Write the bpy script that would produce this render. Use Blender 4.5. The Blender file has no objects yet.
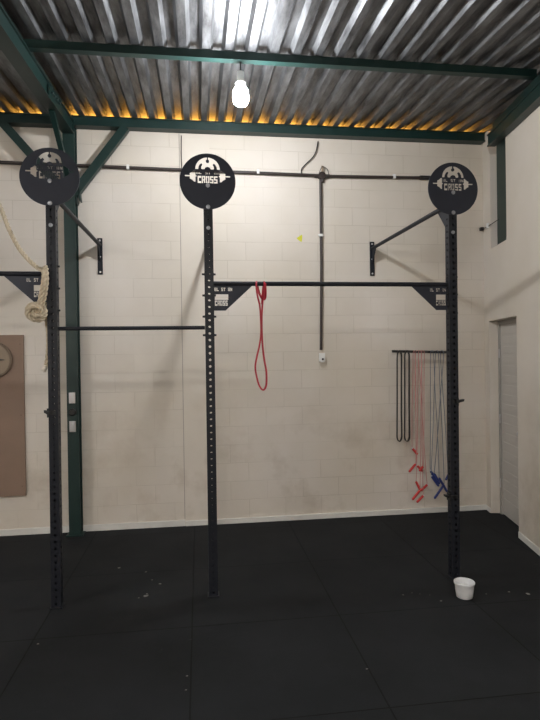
import bpy, bmesh, math, random
from mathutils import Vector, Matrix
random.seed(4)
C = bpy.context.scene.collection
V = Vector
PI = math.pi

# ------------------------------------------------------------------ camera
F_PX, PITCH, ROLL, YAW = 541.05, -0.006, -0.0146, 0.1312
EYE = V((0, 0, 1.8))
WALL_Y = 5.873
RACK_Y = 4.083
RS = 0.0065
cam_d = bpy.data.cameras.new('camera')
cam = bpy.data.objects.new('camera', cam_d); C.objects.link(cam)
d0 = V((math.sin(YAW), math.cos(YAW), 0)); x0 = V((math.cos(YAW), -math.sin(YAW), 0)); zz = V((0, 0, 1))
fw = d0*math.cos(PITCH) + zz*math.sin(PITCH)
up0 = -d0*math.sin(PITCH) + zz*math.cos(PITCH)
rt = x0*math.cos(ROLL) + up0*math.sin(ROLL)
up = -x0*math.sin(ROLL) + up0*math.cos(ROLL)
cam.matrix_world = Matrix(((rt.x, up.x, -fw.x, EYE.x), (rt.y, up.y, -fw.y, EYE.y), (rt.z, up.z, -fw.z, EYE.z), (0, 0, 0, 1)))
cam_d.sensor_fit = 'VERTICAL'; cam_d.sensor_height = 36; cam_d.lens = F_PX/720*36
cam_d.clip_start = 0.05
bpy.context.scene.camera = cam

def ray(px, py): return fw + rt*((px-270)/F_PX) - up*((py-360)/F_PX)
def at_wall(px, py, off=0.0):
    r = ray(px, py); return EYE + r*((WALL_Y-off)/r.y)
def at_rack(px, py, off=0.0):
    r = ray(px, py); return EYE + r*((RACK_Y+off)/(r.y-RS*r.x))
def at_floor(px, py, z=0.0):
    r = ray(px, py); return EYE + r*((z-EYE.z)/r.z)

# ------------------------------------------------------------------ helpers
def mesh_obj(name, bm, mat, parent=None, smooth=False):
    me = bpy.data.meshes.new(name); bmesh.ops.recalc_face_normals(bm, faces=bm.faces); bm.to_mesh(me); bm.free()
    if smooth:
        for p in me.polygons: p.use_smooth = True
    return link(name, me, mat, parent)
def link(name, me, mat, parent=None):
    o = bpy.data.objects.new(name, me); C.objects.link(o)
    if mat: me.materials.clear(); me.materials.append(mat)
    if parent: o.parent = parent; o.matrix_parent_inverse = Matrix.Identity(4)
    return o
def empty(name, loc=(0, 0, 0), rz=0, parent=None):
    o = bpy.data.objects.new(name, None); C.objects.link(o); o.location = loc; o.rotation_euler = (0, 0, rz)
    o.empty_display_size = 0.05
    if parent: o.parent = parent
    return o
def tag(o, label, cat, group=None, kind=None):
    if label: o['label'] = label
    if cat: o['category'] = cat
    if group: o['group'] = group
    if kind: o['kind'] = kind
    return o
def struct(o, label=None):
    o['kind'] = 'structure'
    if label: o['label'] = label; o['category'] = label.split()[-1] if False else o.name.split('_')[0]
    return o
def box(bm, a, b, bevel=0.0):
    x0_, y0_, z0_ = a; x1_, y1_, z1_ = b
    vs = [bm.verts.new(p) for p in ((x0_,y0_,z0_),(x1_,y0_,z0_),(x1_,y1_,z0_),(x0_,y1_,z0_),(x0_,y0_,z1_),(x1_,y0_,z1_),(x1_,y1_,z1_),(x0_,y1_,z1_))]
    fs = [bm.faces.new([vs[i] for i in q]) for q in ((0,3,2,1),(4,5,6,7),(0,1,5,4),(1,2,6,5),(2,3,7,6),(3,0,4,7))]
    if bevel:
        es = list({e for f in fs for e in f.edges})
        bmesh.ops.bevel(bm, geom=es, offset=bevel, segments=2, affect='EDGES', profile=0.7)
def bar(bm, p, q, w, h, upv=V((0, 0, 1))):
    p, q = V(p), V(q); t = (q-p).normalized()
    s = t.cross(upv); 
    if s.length < 1e-4: s = t.cross(V((1, 0, 0)))
    s.normalize(); u = s.cross(t).normalized()
    c = [(-w/2, -h/2), (w/2, -h/2), (w/2, h/2), (-w/2, h/2)]
    A = [bm.verts.new(p+s*a+u*b) for a, b in c]; B = [bm.verts.new(q+s*a+u*b) for a, b in c]
    bm.faces.new(A[::-1]); bm.faces.new(B)
    for i in range(4): bm.faces.new((A[i], A[(i+1) % 4], B[(i+1) % 4], B[i]))
def spline(pts, n=8, closed=False):
    pts = [V(p) for p in pts]; out = []
    m = len(pts)
    rng = range(m if closed else m-1)
    for i in rng:
        if closed: a, b, c, d = pts[(i-1) % m], pts[i], pts[(i+1) % m], pts[(i+2) % m]
        else: a, b, c, d = pts[max(i-1, 0)], pts[i], pts[i+1], pts[min(i+2, m-1)]
        for k in range(n):
            t = k/n
            out.append(0.5*((2*b)+(c-a)*t+(2*a-5*b+4*c-d)*t*t+(3*b-a-3*c+d)*t**3))
    if not closed: out.append(pts[-1])
    return out
def frames(pts, closed=False):
    n = len(pts); T = []
    for i in range(n):
        if closed: t = pts[(i+1) % n]-pts[i-1]
        else: t = pts[min(i+1, n-1)]-pts[max(i-1, 0)]
        T.append(t.normalized())
    ref = V((0, 1, 0)) if abs(T[0].y) < .9 else V((1, 0, 0))
    N = [(ref-T[0]*ref.dot(T[0])).normalized()]
    for i in range(1, n):
        v = N[-1]-T[i]*N[-1].dot(T[i]); N.append(v.normalized())
    return T, N, [T[i].cross(N[i]) for i in range(n)]
def sweep(bm, pts, r, seg=10, closed=False, section=None, radii=None):
    T, N, B = frames(pts, closed); rings = []
    for i, p in enumerate(pts):
        rr = radii[i] if radii else r
        if section: ring = [bm.verts.new(p+N[i]*a+B[i]*b) for a, b in section]
        else: ring = [bm.verts.new(p+N[i]*(rr*math.cos(2*PI*k/seg))+B[i]*(rr*math.sin(2*PI*k/seg))) for k in range(seg)]
        rings.append(ring)
    m = len(rings[0]); n = len(rings)
    for i in range(n if closed else n-1):
        a, b = rings[i], rings[(i+1) % n]
        for k in range(m): bm.faces.new((a[k], a[(k+1) % m], b[(k+1) % m], b[k]))
    if not closed: bm.faces.new(rings[0][::-1]); bm.faces.new(rings[-1])
def twisted(bm, pts, R, turns_per_m=9, strands=3, seg=8):
    T, N, B = frames(pts); L = 0; lens = [0]
    for i in range(1, len(pts)): L += (pts[i]-pts[i-1]).length; lens.append(L)
    for s in range(strands):
        path = []
        for i, p in enumerate(pts):
            a = 2*PI*(s/strands+lens[i]*turns_per_m)
            path.append(p+N[i]*(R*.58*math.cos(a))+B[i]*(R*.58*math.sin(a)))
        sweep(bm, path, R*.5, seg)
def resample(pts, step):
    out = [pts[0]]; acc = 0
    for i in range(1, len(pts)):
        a, b = pts[i-1], pts[i]; l = (b-a).length
        while acc+l >= step:
            t = (step-acc)/l; a = a+(b-a)*t; out.append(a.copy()); l = (b-a).length; acc = 0
        acc += l
    return out
def lathe(bm, prof, c=(0, 0, 0), seg=24, axis='z'):
    rings = []
    for r, h in prof:
        ring = []
        for k in range(seg):
            a = 2*PI*k/seg
            q = (r*math.cos(a), r*math.sin(a), h) if axis == 'z' else ((r*math.cos(a), h, r*math.sin(a)) if axis == 'y' else (h, r*math.cos(a), r*math.sin(a)))
            ring.append(bm.verts.new(V(c)+V(q)))
        rings.append(ring)
    for a, b in zip(rings, rings[1:]):
        for k in range(seg): bm.faces.new((a[k], a[(k+1) % seg], b[(k+1) % seg], b[k]))
    bm.faces.new(rings[0]); bm.faces.new(rings[-1])
def plate(polys, thick, M=None):
    """flat plate with cut-outs: polys in (u,v), the first the outline; returned in the XZ plane, centred on y=0"""
    cu = bpy.data.curves.new('outline', 'CURVE'); cu.dimensions = '2D'; cu.fill_mode = 'BOTH'; cu.extrude = thick/2
    for pl in polys:
        s = cu.splines.new('POLY'); s.points.add(len(pl)-1); s.use_cyclic_u = True
        for i, (u, v) in enumerate(pl): s.points[i].co = (u, v, 0, 1)
    ob = bpy.data.objects.new('outline', cu); C.objects.link(ob)
    dg = bpy.context.evaluated_depsgraph_get(); dg.update()
    me = bpy.data.meshes.new_from_object(ob.evaluated_get(dg))
    bpy.data.objects.remove(ob); bpy.data.curves.remove(cu)
    me.transform(Matrix.Rotation(PI/2, 4, 'X'))
    if M: me.transform(M)
    bm = bmesh.new(); bm.from_mesh(me); bmesh.ops.remove_doubles(bm, verts=bm.verts, dist=1e-6); bm.to_mesh(me); bm.free()
    for p in me.polygons: p.use_smooth = False
    return me

# ------------------------------------------------------------------ materials
def new_mat(name):
    m = bpy.data.materials.new(name); m.use_nodes = True
    nt = m.node_tree; b = nt.nodes['Principled BSDF']; return m, nt, b
def mat(name, col, rough=.5, metal=0.0, var=.12, scale=12.0, bump=.0, bscale=60.0, spec=.5, alpha=None, trans=0.0):
    m, nt, b = new_mat(name)
    tc = nt.nodes.new('ShaderNodeTexCoord'); nz = nt.nodes.new('ShaderNodeTexNoise'); nz.inputs['Scale'].default_value = scale; nz.inputs['Detail'].default_value = 4
    nt.links.new(tc.outputs['Object'], nz.inputs['Vector'])
    mx = nt.nodes.new('ShaderNodeMix'); mx.data_type = 'RGBA'
    mx.inputs[6].default_value = (*[c*(1-var) for c in col], 1); mx.inputs[7].default_value = (*[min(1, c*(1+var)) for c in col], 1)
    nt.links.new(nz.outputs['Fac'], mx.inputs[0]); nt.links.new(mx.outputs[2], b.inputs['Base Color'])
    b.inputs['Roughness'].default_value = rough; b.inputs['Metallic'].default_value = metal; b.inputs['Specular IOR Level'].default_value = spec
    b.inputs['Transmission Weight'].default_value = trans
    if bump:
        n2 = nt.nodes.new('ShaderNodeTexNoise'); n2.inputs['Scale'].default_value = bscale; n2.inputs['Detail'].default_value = 5
        nt.links.new(tc.outputs['Object'], n2.inputs['Vector'])
        bp = nt.nodes.new('ShaderNodeBump'); bp.inputs['Strength'].default_value = bump; bp.inputs['Distance'].default_value = .01
        nt.links.new(n2.outputs['Fac'], bp.inputs['Height']); nt.links.new(bp.outputs['Normal'], b.inputs['Normal'])
    return m
def mathn(nt, op, a, b_=None, c=None):
    n = nt.nodes.new('ShaderNodeMath'); n.operation = op
    for i, v in enumerate((a, b_, c)):
        if v is None: continue
        if isinstance(v, (int, float)): n.inputs[i].default_value = v
        else: nt.links.new(v, n.inputs[i])
    return n.outputs[0]
def painted_wall(name, blocks=True, base=(.655, .598, .524), joint_k=.80):
    m, nt, b = new_mat(name); L = nt.links.new
    tc = nt.nodes.new('ShaderNodeTexCoord'); sp = nt.nodes.new('ShaderNodeSeparateXYZ'); L(tc.outputs['Object'], sp.inputs[0])
    n1 = nt.nodes.new('ShaderNodeTexNoise'); n1.inputs['Scale'].default_value = .9; n1.inputs['Detail'].default_value = 6; L(tc.outputs['Object'], n1.inputs['Vector'])
    r1 = nt.nodes.new('ShaderNodeValToRGB'); r1.color_ramp.elements[0].position = .3; r1.color_ramp.elements[1].position = .7
    r1.color_ramp.elements[0].color = (base[0]*.9, base[1]*.885, base[2]*.85, 1); r1.color_ramp.elements[1].color = (base[0]*1.05, base[1]*1.06, base[2]*1.1, 1)
    L(n1.outputs['Fac'], r1.inputs[0]); col = r1.outputs[0]
    # scuffs and dirt patches low down, with shapes of their own
    n3 = nt.nodes.new('ShaderNodeTexNoise'); n3.inputs['Scale'].default_value = 1.7; n3.inputs['Detail'].default_value = 8; n3.inputs['Roughness'].default_value = .62
    mp = nt.nodes.new('ShaderNodeMapping'); mp.inputs['Location'].default_value = (3.1, 0, 1.7); L(tc.outputs['Object'], mp.inputs[0]); L(mp.outputs[0], n3.inputs['Vector'])
    low = nt.nodes.new('ShaderNodeMapRange'); low.inputs[1].default_value = 1.7; low.inputs[2].default_value = .6; L(sp.outputs['Z'], low.inputs[0])
    dm = nt.nodes.new('ShaderNodeMapRange'); dm.inputs[1].default_value = .5; dm.inputs[2].default_value = .75; L(n3.outputs['Fac'], dm.inputs[0])
    dirt = mathn(nt, 'MULTIPLY', mathn(nt, 'MULTIPLY', dm.outputs[0], low.outputs[0]), .75)
    mx = nt.nodes.new('ShaderNodeMix'); mx.data_type = 'RGBA'; mx.inputs[7].default_value = (.40, .33, .25, 1); L(dirt, mx.inputs[0]); L(col, mx.inputs[6]); col = mx.outputs[2]
    height = None
    if blocks:
        cb = nt.nodes.new('ShaderNodeCombineXYZ'); L(mathn(nt, 'ADD', sp.outputs['X'], 4.07), cb.inputs[0]); L(mathn(nt, 'ADD', sp.outputs['Z'], -.055+.4), cb.inputs[1])
        # slight waviness of the joints
        nw = nt.nodes.new('ShaderNodeTexNoise'); nw.inputs['Scale'].default_value = 5; L(tc.outputs['Object'], nw.inputs['Vector'])
        vm = nt.nodes.new('ShaderNodeVectorMath'); vm.operation = 'MULTIPLY_ADD'; vm.inputs[1].default_value = (.012, .010, 0); L(nw.outputs['Color'], vm.inputs[0]); L(cb.outputs[0], vm.inputs[2])
        bk = nt.nodes.new('ShaderNodeTexBrick'); L(vm.outputs[0], bk.inputs['Vector'])
        bk.inputs['Scale'].default_value = 1; bk.inputs['Brick Width'].default_value = .4; bk.inputs['Row Height'].default_value = .2
        bk.inputs['Mortar Size'].default_value = .0045; bk.inputs['Mortar Smooth'].default_value = .6; bk.offset = .5; bk.squash = 1
        bk.inputs['Color1'].default_value = (1, 1, 1, 1); bk.inputs['Color2'].default_value = (.975, .973, .97, 1); bk.inputs['Mortar'].default_value = (1, 1, 1, 1)
        mu = nt.nodes.new('ShaderNodeMix'); mu.data_type = 'RGBA'; mu.blend_type = 'MULTIPLY'; mu.inputs[0].default_value = 1; L(col, mu.inputs[6]); L(bk.outputs['Color'], mu.inputs[7])
        # joints partly filled with paint
        nj = nt.nodes.new('ShaderNodeTexNoise'); nj.inputs['Scale'].default_value = 2.3; L(tc.outputs['Object'], nj.inputs['Vector'])
        jr = nt.nodes.new('ShaderNodeMapRange'); jr.inputs[1].default_value = .35; jr.inputs[2].default_value = .65; jr.inputs[3].default_value = .25; jr.inputs[4].default_value = 1; L(nj.outputs['Fac'], jr.inputs[0])
        jm = mathn(nt, 'MULTIPLY', bk.outputs['Fac'], jr.outputs[0])
        mj = nt.nodes.new('ShaderNodeMix'); mj.data_type = 'RGBA'; mj.blend_type = 'MULTIPLY'; mj.inputs[7].default_value = (joint_k, joint_k*.98, joint_k*.95, 1); L(jm, mj.inputs[0]); L(mu.outputs[2], mj.inputs[6]); col = mj.outputs[2]
        height = mathn(nt, 'SUBTRACT', 1.0, jm)
    L(col, b.inputs['Base Color']); b.inputs['Roughness'].default_value = .62; b.inputs['Specular IOR Level'].default_value = .35
    n2 = nt.nodes.new('ShaderNodeTexNoise'); n2.inputs['Scale'].default_value = 45; n2.inputs['Detail'].default_value = 5; L(tc.outputs['Object'], n2.inputs['Vector'])
    h = mathn(nt, 'MULTIPLY', n2.outputs['Fac'], .35)
    if height is not None: h = mathn(nt, 'ADD', h, height)
    bp = nt.nodes.new('ShaderNodeBump'); bp.inputs['Strength'].default_value = .35; bp.inputs['Distance'].default_value = .004; L(h, bp.inputs['Height']); L(bp.outputs['Normal'], b.inputs['Normal'])
    return m
def rubber_floor():
    m, nt, b = new_mat('black_rubber_mat'); L = nt.links.new
    tc = nt.nodes.new('ShaderNodeTexCoord'); sp = nt.nodes.new('ShaderNodeSeparateXYZ'); L(tc.outputs['Object'], sp.inputs[0])
    cb = nt.nodes.new('ShaderNodeCombineXYZ'); L(mathn(nt, 'ADD', sp.outputs['Y'], 9.35), cb.inputs[0]); L(mathn(nt, 'ADD', sp.outputs['X'], 10.17), cb.inputs[1])
    bk = nt.nodes.new('ShaderNodeTexBrick'); L(cb.outputs[0], bk.inputs['Vector']); bk.inputs['Scale'].default_value = 1
    bk.inputs['Brick Width'].default_value = 1.0; bk.inputs['Row Height'].default_value = 1.01; bk.inputs['Mortar Size'].default_value = .005; bk.inputs['Mortar Smooth'].default_value = .2; bk.offset = .0
    bk.inputs['Color1'].default_value = (.95, .95, .95, 1); bk.inputs['Color2'].default_value = (1.1, 1.1, 1.1, 1); bk.inputs['Mortar'].default_value = (.22, .22, .22, 1)
    n1 = nt.nodes.new('ShaderNodeTexNoise'); n1.inputs['Scale'].default_value = 1.7; n1.inputs['Detail'].default_value = 7; n1.inputs['Roughness'].default_value = .6; L(tc.outputs['Object'], n1.inputs['Vector'])
    r1 = nt.nodes.new('ShaderNodeValToRGB'); r1.color_ramp.elements[0].position = .3; r1.color_ramp.elements[1].position = .75
    r1.color_ramp.elements[0].color = (.0075, .0086, .0102, 1); r1.color_ramp.elements[1].color = (.0145, .016, .018, 1); L(n1.outputs['Fac'], r1.inputs[0])
    mu = nt.nodes.new('ShaderNodeMix'); mu.data_type = 'RGBA'; mu.blend_type = 'MULTIPLY'; mu.inputs[0].default_value = 1; L(r1.outputs[0], mu.inputs[6]); L(bk.outputs['Color'], mu.inputs[7])
    # chalk dust: sparse scuffs
    n2 = nt.nodes.new('ShaderNodeTexNoise'); n2.inputs['Scale'].default_value = 9; n2.inputs['Detail'].default_value = 8; n2.inputs['Roughness'].default_value = .7; L(tc.outputs['Object'], n2.inputs['Vector'])
    dr = nt.nodes.new('ShaderNodeMapRange'); dr.inputs[1].default_value = .66; dr.inputs[2].default_value = .80; dr.inputs[4].default_value = .35; L(n2.outputs['Fac'], dr.inputs[0])
    mx = nt.nodes.new('ShaderNodeMix'); mx.data_type = 'RGBA'; mx.inputs[7].default_value = (.16, .155, .15, 1); L(dr.outputs[0], mx.inputs[0]); L(mu.outputs[2], mx.inputs[6])
    L(mx.outputs[2], b.inputs['Base Color']); b.inputs['Roughness'].default_value = .8; b.inputs['Specular IOR Level'].default_value = .2
    n3 = nt.nodes.new('ShaderNodeTexNoise'); n3.inputs['Scale'].default_value = 160; n3.inputs['Detail'].default_value = 3; L(tc.outputs['Object'], n3.inputs['Vector'])
    hh = mathn(nt, 'ADD', mathn(nt, 'MULTIPLY', n3.outputs['Fac'], .5), mathn(nt, 'MULTIPLY', mathn(nt, 'SUBTRACT', 1.0, bk.outputs['Fac']), 1.0))
    bp = nt.nodes.new('ShaderNodeBump'); bp.inputs['Strength'].default_value = .4; bp.inputs['Distance'].default_value = .004; L(hh, bp.inputs['Height']); L(bp.outputs['Normal'], b.inputs['Normal'])
    return m
def galvanised():
    m, nt, b = new_mat('galvanised_sheet'); L = nt.links.new
    tc = nt.nodes.new('ShaderNodeTexCoord')
    mp = nt.nodes.new('ShaderNodeMapping'); mp.inputs['Scale'].default_value = (7, 1.2, 7); L(tc.outputs['Object'], mp.inputs[0])
    n1 = nt.nodes.new('ShaderNodeTexNoise'); n1.inputs['Scale'].default_value = 2; n1.inputs['Detail'].default_value = 8; n1.inputs['Roughness'].default_value = .65; L(mp.outputs[0], n1.inputs['Vector'])
    r1 = nt.nodes.new('ShaderNodeValToRGB'); r1.color_ramp.elements[0].position = .32; r1.color_ramp.elements[1].position = .68
    r1.color_ramp.elements[0].color = (.045, .045, .047, 1); r1.color_ramp.elements[1].color = (.24, .245, .255, 1); L(n1.outputs['Fac'], r1.inputs[0]); L(r1.outputs[0], b.inputs['Base Color'])
    vo = nt.nodes.new('ShaderNodeTexVoronoi'); vo.inputs['Scale'].default_value = 28; L(tc.outputs['Object'], vo.inputs['Vector'])
    rr = nt.nodes.new('ShaderNodeMapRange'); rr.inputs[3].default_value = .36; rr.inputs[4].default_value = .56; L(n1.outputs['Fac'], rr.inputs[0]); L(rr.outputs[0], b.inputs['Roughness'])
    b.inputs['Metallic'].default_value = .85
    bp = nt.nodes.new('ShaderNodeBump'); bp.inputs['Strength'].default_value = .12; bp.inputs['Distance'].default_value = .004; L(vo.outputs['Distance'], bp.inputs['Height']); L(bp.outputs['Normal'], b.inputs['Normal'])
    return m
def emit(name, col, s):
    m, nt, b = new_mat(name); b.inputs['Base Color'].default_value = (*col, 1); b.inputs['Emission Color'].default_value = (*col, 1); b.inputs['Emission Strength'].default_value = s
    n = nt.nodes.new('ShaderNodeTexNoise'); n.inputs['Scale'].default_value = 3
    return m

M_block = painted_wall('painted_block_wall', joint_k=.82)
M_plain = painted_wall('painted_plaster', blocks=False)
M_skirt = mat('pale_skirting', (.66, .645, .61), .55, var=.10, scale=9, bump=.2, bscale=30)
M_floor = rubber_floor()
M_roof = galvanised()
M_green = mat('dark_green_paint', (.0042, .0225, .0195), .45, var=.18, scale=5, bump=.06, bscale=20)
M_rack = mat('dark_navy_powder_coat', (.0095, .011, .0165), .5, var=.12, scale=20, bump=.10, bscale=220, spec=.28)
M_disc = mat('navy_powder_coat_plate', (.021, .024, .036), .55, var=.10, scale=14, bump=.08, bscale=220, spec=.3)
M_black = mat('black_paint', (.012, .011, .011), .4)
M_brown = mat('dark_brown_conduit', (.030, .020, .018), .45)
M_steel = mat('bright_steel', (.62, .62, .64), .3, metal=.9)
M_bolt = mat('zinc_bolt', (.30, .31, .33), .45, metal=.7)
M_hook = mat('black_plastic', (.010, .010, .011), .45)
M_rope = mat('tan_hemp_rope', (.56, .47, .34), .85, var=.3, scale=60, bump=.5, bscale=250)
M_ropecap = mat('pale_rope_whipping', (.70, .64, .55), .7)
M_red = mat('red_latex', (.42, .012, .03), .45, var=.1)
M_redh = mat('red_foam', (.55, .035, .03), .6)
M_pink = mat('pinkish_tube', (.50, .22, .20), .4, var=.1)
M_grey = mat('grey_blue_tube', (.13, .16, .20), .4, var=.1)
M_blue = mat('blue_foam', (.02, .035, .18), .55)
M_wood = mat('brown_plywood', (.235, .155, .110), .62, var=.16, scale=3.5, bump=.08, bscale=25)
M_woodedge = mat('plywood_edge', (.16, .11, .075), .7)
M_target = mat('pale_round_wood', (.27, .205, .145), .6, var=.12, scale=6)
M_white = mat('white_plastic', (.74, .74, .72), .4, var=.04)
M_chalk = mat('chalk_powder', (.82, .82, .80), .9, var=.06, scale=40, bump=.5, bscale=60)
M_yellow = mat('yellow_sticker', (.60, .58, .03), .5, var=.1)
M_door = mat('grey_metal_door', (.50, .47, .43), .45, var=.06, scale=4)
M_doorf = mat('grey_door_frame', (.34, .32, .29), .45, var=.06)
M_conc = mat('grey_bare_concrete', (.34, .33, .33), .8, var=.12, scale=6, bump=.3, bscale=40)
M_cable = mat('black_cable', (.012, .012, .012), .5)
FILL = 150
M_bulb = emit('lit_bulb', (.95, .975, 1.0), 350)
M_filltube = emit('fill_tube_glow', (1.0, .975, .935), FILL)  # glow of the added fill tubes
M_cup = mat('milky_plastic', (.85, .85, .86), .35, var=.05, trans=.2)

# ------------------------------------------------------------------ world: dusk outside, seen only through the gaps under the roof
w = bpy.data.worlds.new('world'); bpy.context.scene.world = w; w.use_nodes = True
bg = w.node_tree.nodes['Background']; bg.inputs[0].default_value = (1.0, .46, .07, 1); bg.inputs[1].default_value = 17.0

# ------------------------------------------------------------------ setting
XR, RA = 3.28, -.207            # right wall: x = XR + RA*(WALL_Y - y)
SLOPE = .0728
ROOF0 = 4.305                   # valley height at the beam (y = 5.8)
def roof_z(y): return ROOF0 + SLOPE*(y-5.8)
Y0 = -4.0; XL = -6.5

bm = bmesh.new(); box(bm, (XL-.2, Y0-.2, -.10), (3.9, WALL_Y+.25, 0)); o = mesh_obj('floor', bm, M_floor); struct(o)
# back wall (front in view)
bm = bmesh.new(); box(bm, (XL, WALL_Y, 0), (3.75, WALL_Y+.15, 4.309)); struct(mesh_obj('wall_back', bm, M_block))
bm = bmesh.new(); box(bm, (-.167, WALL_Y-.008, .0), (.15, WALL_Y, 4.20)); 
struct(mesh_obj('wall_back_pillar', bm, M_plain))
bm = bmesh.new(); box(bm, (-.1745, WALL_Y-.003, .07), (-.1675, WALL_Y-.0002, 4.2)); struct(mesh_obj('crack_strip', bm, mat('crack_dark', (.33, .29, .25), .8)))  # dark of the crack at the pillar edge, put in as a coloured strip
# right end of the back wall: plain concrete column, a finger proud
bm = bmesh.new(); box(bm, (XL, WALL_Y-.018, 0), (-.17, WALL_Y-.001, .065), .004); box(bm, (-.165, WALL_Y-.026, 0), (XR-.012, WALL_Y-.001, .055), .004)
struct(mesh_obj('baseboard_back', bm, M_skirt))
# left and rear walls, never in view, close the room
bm = bmesh.new(); 
def slopebox(bm, xa, xb, ya, yb, z0=0, drop=.003):
    vs = [bm.verts.new(p) for p in ((xa,ya,z0),(xb,ya,z0),(xb,yb,z0),(xa,yb,z0),(xa,ya,roof_z(ya)-drop),(xb,ya,roof_z(ya)-drop),(xb,yb,roof_z(yb)-drop),(xa,yb,roof_z(yb)-drop))]
    for q in ((0,3,2,1),(4,5,6,7),(0,1,5,4),(1,2,6,5),(2,3,7,6),(3,0,4,7)): bm.faces.new([vs[i] for i in q])
slopebox(bm, XL-.15, XL, Y0, WALL_Y+.15); struct(mesh_obj('wall_left', bm, M_plain))
bm = bmesh.new(); slopebox(bm, XL-.15, 3.6, Y0-.15, Y0); struct(mesh_obj('wall_rear', bm, M_plain))
# right wall in its own frame: s towards the camera, w outwards, z up
q = math.sqrt(1+RA*RA)
ts = V((RA/q, -1/q, 0)); nw = V((1/q, RA/q, 0)); org = V((XR, WALL_Y, 0))
MW = Matrix(((ts.x, nw.x, 0, org.x), (ts.y, nw.y, 0, org.y), (0, 0, 1, 0), (0, 0, 0, 1)))
def rw(s, w_, z): return org + ts*s + nw*w_ + V((0, 0, z))
def wz(s): return roof_z(WALL_Y - s/q) - .004
SE = 9.9
outer = [(-.1, 0), (.156, 0), (.156, 2.165), (.965, 2.165), (.965, 0), (SE, 0), (SE, wz(SE)), (.73, wz(.73)), (.73, 3.0), (.72, 2.96), (.25, 2.96), (.25, 4.0), (.17, 4.12), (.17, wz(.17)), (.0, wz(0)), (-.1, wz(0))]
hole = [(.25, 2.96), (.72, 2.96), (.73, 3.0), (.73, 3.90), (.70, 3.955), (.30, 3.955), (.25, 3.90)]
me = plate([outer], .15, None)
me.transform(Matrix.Translation((0, .075, 0))); me.transform(MW)
struct(link('wall_right', me, M_plain))
bm = bmesh.new(); box(bm, (.985, -.014, 0), (SE-.1, -.001, .06), .003); box(bm, (.0, -.012, 0), (.15, -.001, .05), .003); bm.transform(MW); struct(mesh_obj('baseboard_right', bm, M_skirt))
# what closes the niche behind the upper opening
bm = bmesh.new(); box(bm, (.10, .151, 2.85), (.85, .20, 4.26)); bm.transform(MW); struct(mesh_obj('wall_right_niche', bm, M_conc))
bm = bmesh.new(); box(bm, (.05, .151, 0), (1.1, .20, 2.4)); bm.transform(MW); struct(mesh_obj('wall_right_door_backing', bm, M_conc))  # unseen box added to block outside glow around the door
# door set back in its opening
dr = empty('door_1', rw(.56, .12, 0)); dr['kind'] = 'structure'
MD = Matrix.Translation(-V(dr.location)) @ MW
bm = bmesh.new(); box(bm, (.20, .112, .012), (.94, .135, 2.12))
for k in range(19):
    z = .12+k*.105; box(bm, (.24, .107, z), (.90, .113, z+.075), .002)
bm.transform(MD); mesh_obj('door_panel', bm, M_door, dr)
bm = bmesh.new(); box(bm, (.158, .095, 0), (.20, .149, 2.163)); box(bm, (.94, .095, 0), (.963, .149, 2.163)); box(bm, (.20, .095, 2.12), (.94, .149, 2.163)); bm.transform(MD); mesh_obj('door_frame', bm, M_doorf, dr)
for z in (.35, 1.07, 1.8):
    bm = bmesh.new(); box(bm, (.19, .09, z-.05), (.21, .095, z+.05)); bm.transform(MD); mesh_obj('hinge', bm, M_steel, dr)
bm = bmesh.new(); lathe(bm, [(.02, -.0), (.02, .02), (.012, .03), (.012, .05), (.026, .055), (.026, .075), (.0201, .08)], seg=16, axis='y')
bm.transform(Matrix.Translation((.88, .107, 1.0)) @ Matrix.Scale(-1, 4, (0, 1, 0))); bm.transform(MD); mesh_obj('door_handle', bm, M_steel, dr, True)

# roof: trapezoidal galvanised sheets, ribs running towards the wall
bm = bmesh.new(); pitch = .178; h = .046; x = -6.7; prof = []
while x < 3.95:
    prof += [(x, 0), (x+.060, 0), (x+.086, h), (x+.152, h)]; x += pitch
ya, yb = Y0-.4, WALL_Y+.55
ny = 24
rows = []
for j in range(ny+1):
    y = ya+(yb-ya)*j/ny
    rows.append([bm.verts.new((px_, y, roof_z(y)+pz)) for px_, pz in prof])
for a, b_ in zip(rows, rows[1:]):
    for i in range(len(prof)-1): bm.faces.new((a[i], a[i+1], b_[i+1], b_[i]))
o = mesh_obj('ceiling', bm, M_roof); struct(o)
sm = o.modifiers.new('thickness', 'SOLIDIFY'); sm.thickness = .0012; sm.offset = 1

# ------------------------------------------------------------------ green steelwork of the roof (one welded frame)
fr = empty('roof_steel_frame', (-1.31, 5.78, 0))
tag(fr, 'dark green welded steel roof frame: column, knee braces, wall beam, rafters, purlin', 'steel frame')
off = Matrix.Translation(-V(fr.location))
def fpart(name, fn, m=M_green, bev=0):
    bm = bmesh.new(); fn(bm); bm.transform(off)
    return mesh_obj(name, bm, m, fr)
def channel(bm, p, q_, w_, h_):
    bar(bm, p, q_, w_, h_)
def f_beam(bm):
    box(bm, (XL+.02, 5.775, 4.215), (3.255, 5.855, 4.300)); box(bm, (XL+.02, 5.762, 4.203), (3.255, 5.868, 4.214)); box(bm, (XL+.02, 5.762, 4.292), (3.255, 5.868, 4.302))
fpart('wall_beam', f_beam)
CX = -1.279
def f_col(bm):
    box(bm, (CX-.057, 5.73, .012), (CX+.057, 5.742, 4.20)); box(bm, (CX-.057, 5.842, .012), (CX+.057, 5.854, 4.20)); box(bm, (CX-.042, 5.742, .012), (CX+.042, 5.842, 4.20))
fpart('column', f_col)
def f_cb(bm): box(bm, (CX-.085, 5.705, .001), (CX+.085, 5.843, .012))
fpart('base_plate', f_cb)
def f_pl(bm): box(bm, (CX+.0575, 5.76, 3.40), (CX+.066, 5.85, 3.75)); bar(bm, (CX+.068, 5.80, 3.72), (CX+.10, 5.80, 3.43), .09, .012)
fpart('gusset_plate', f_pl)
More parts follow.
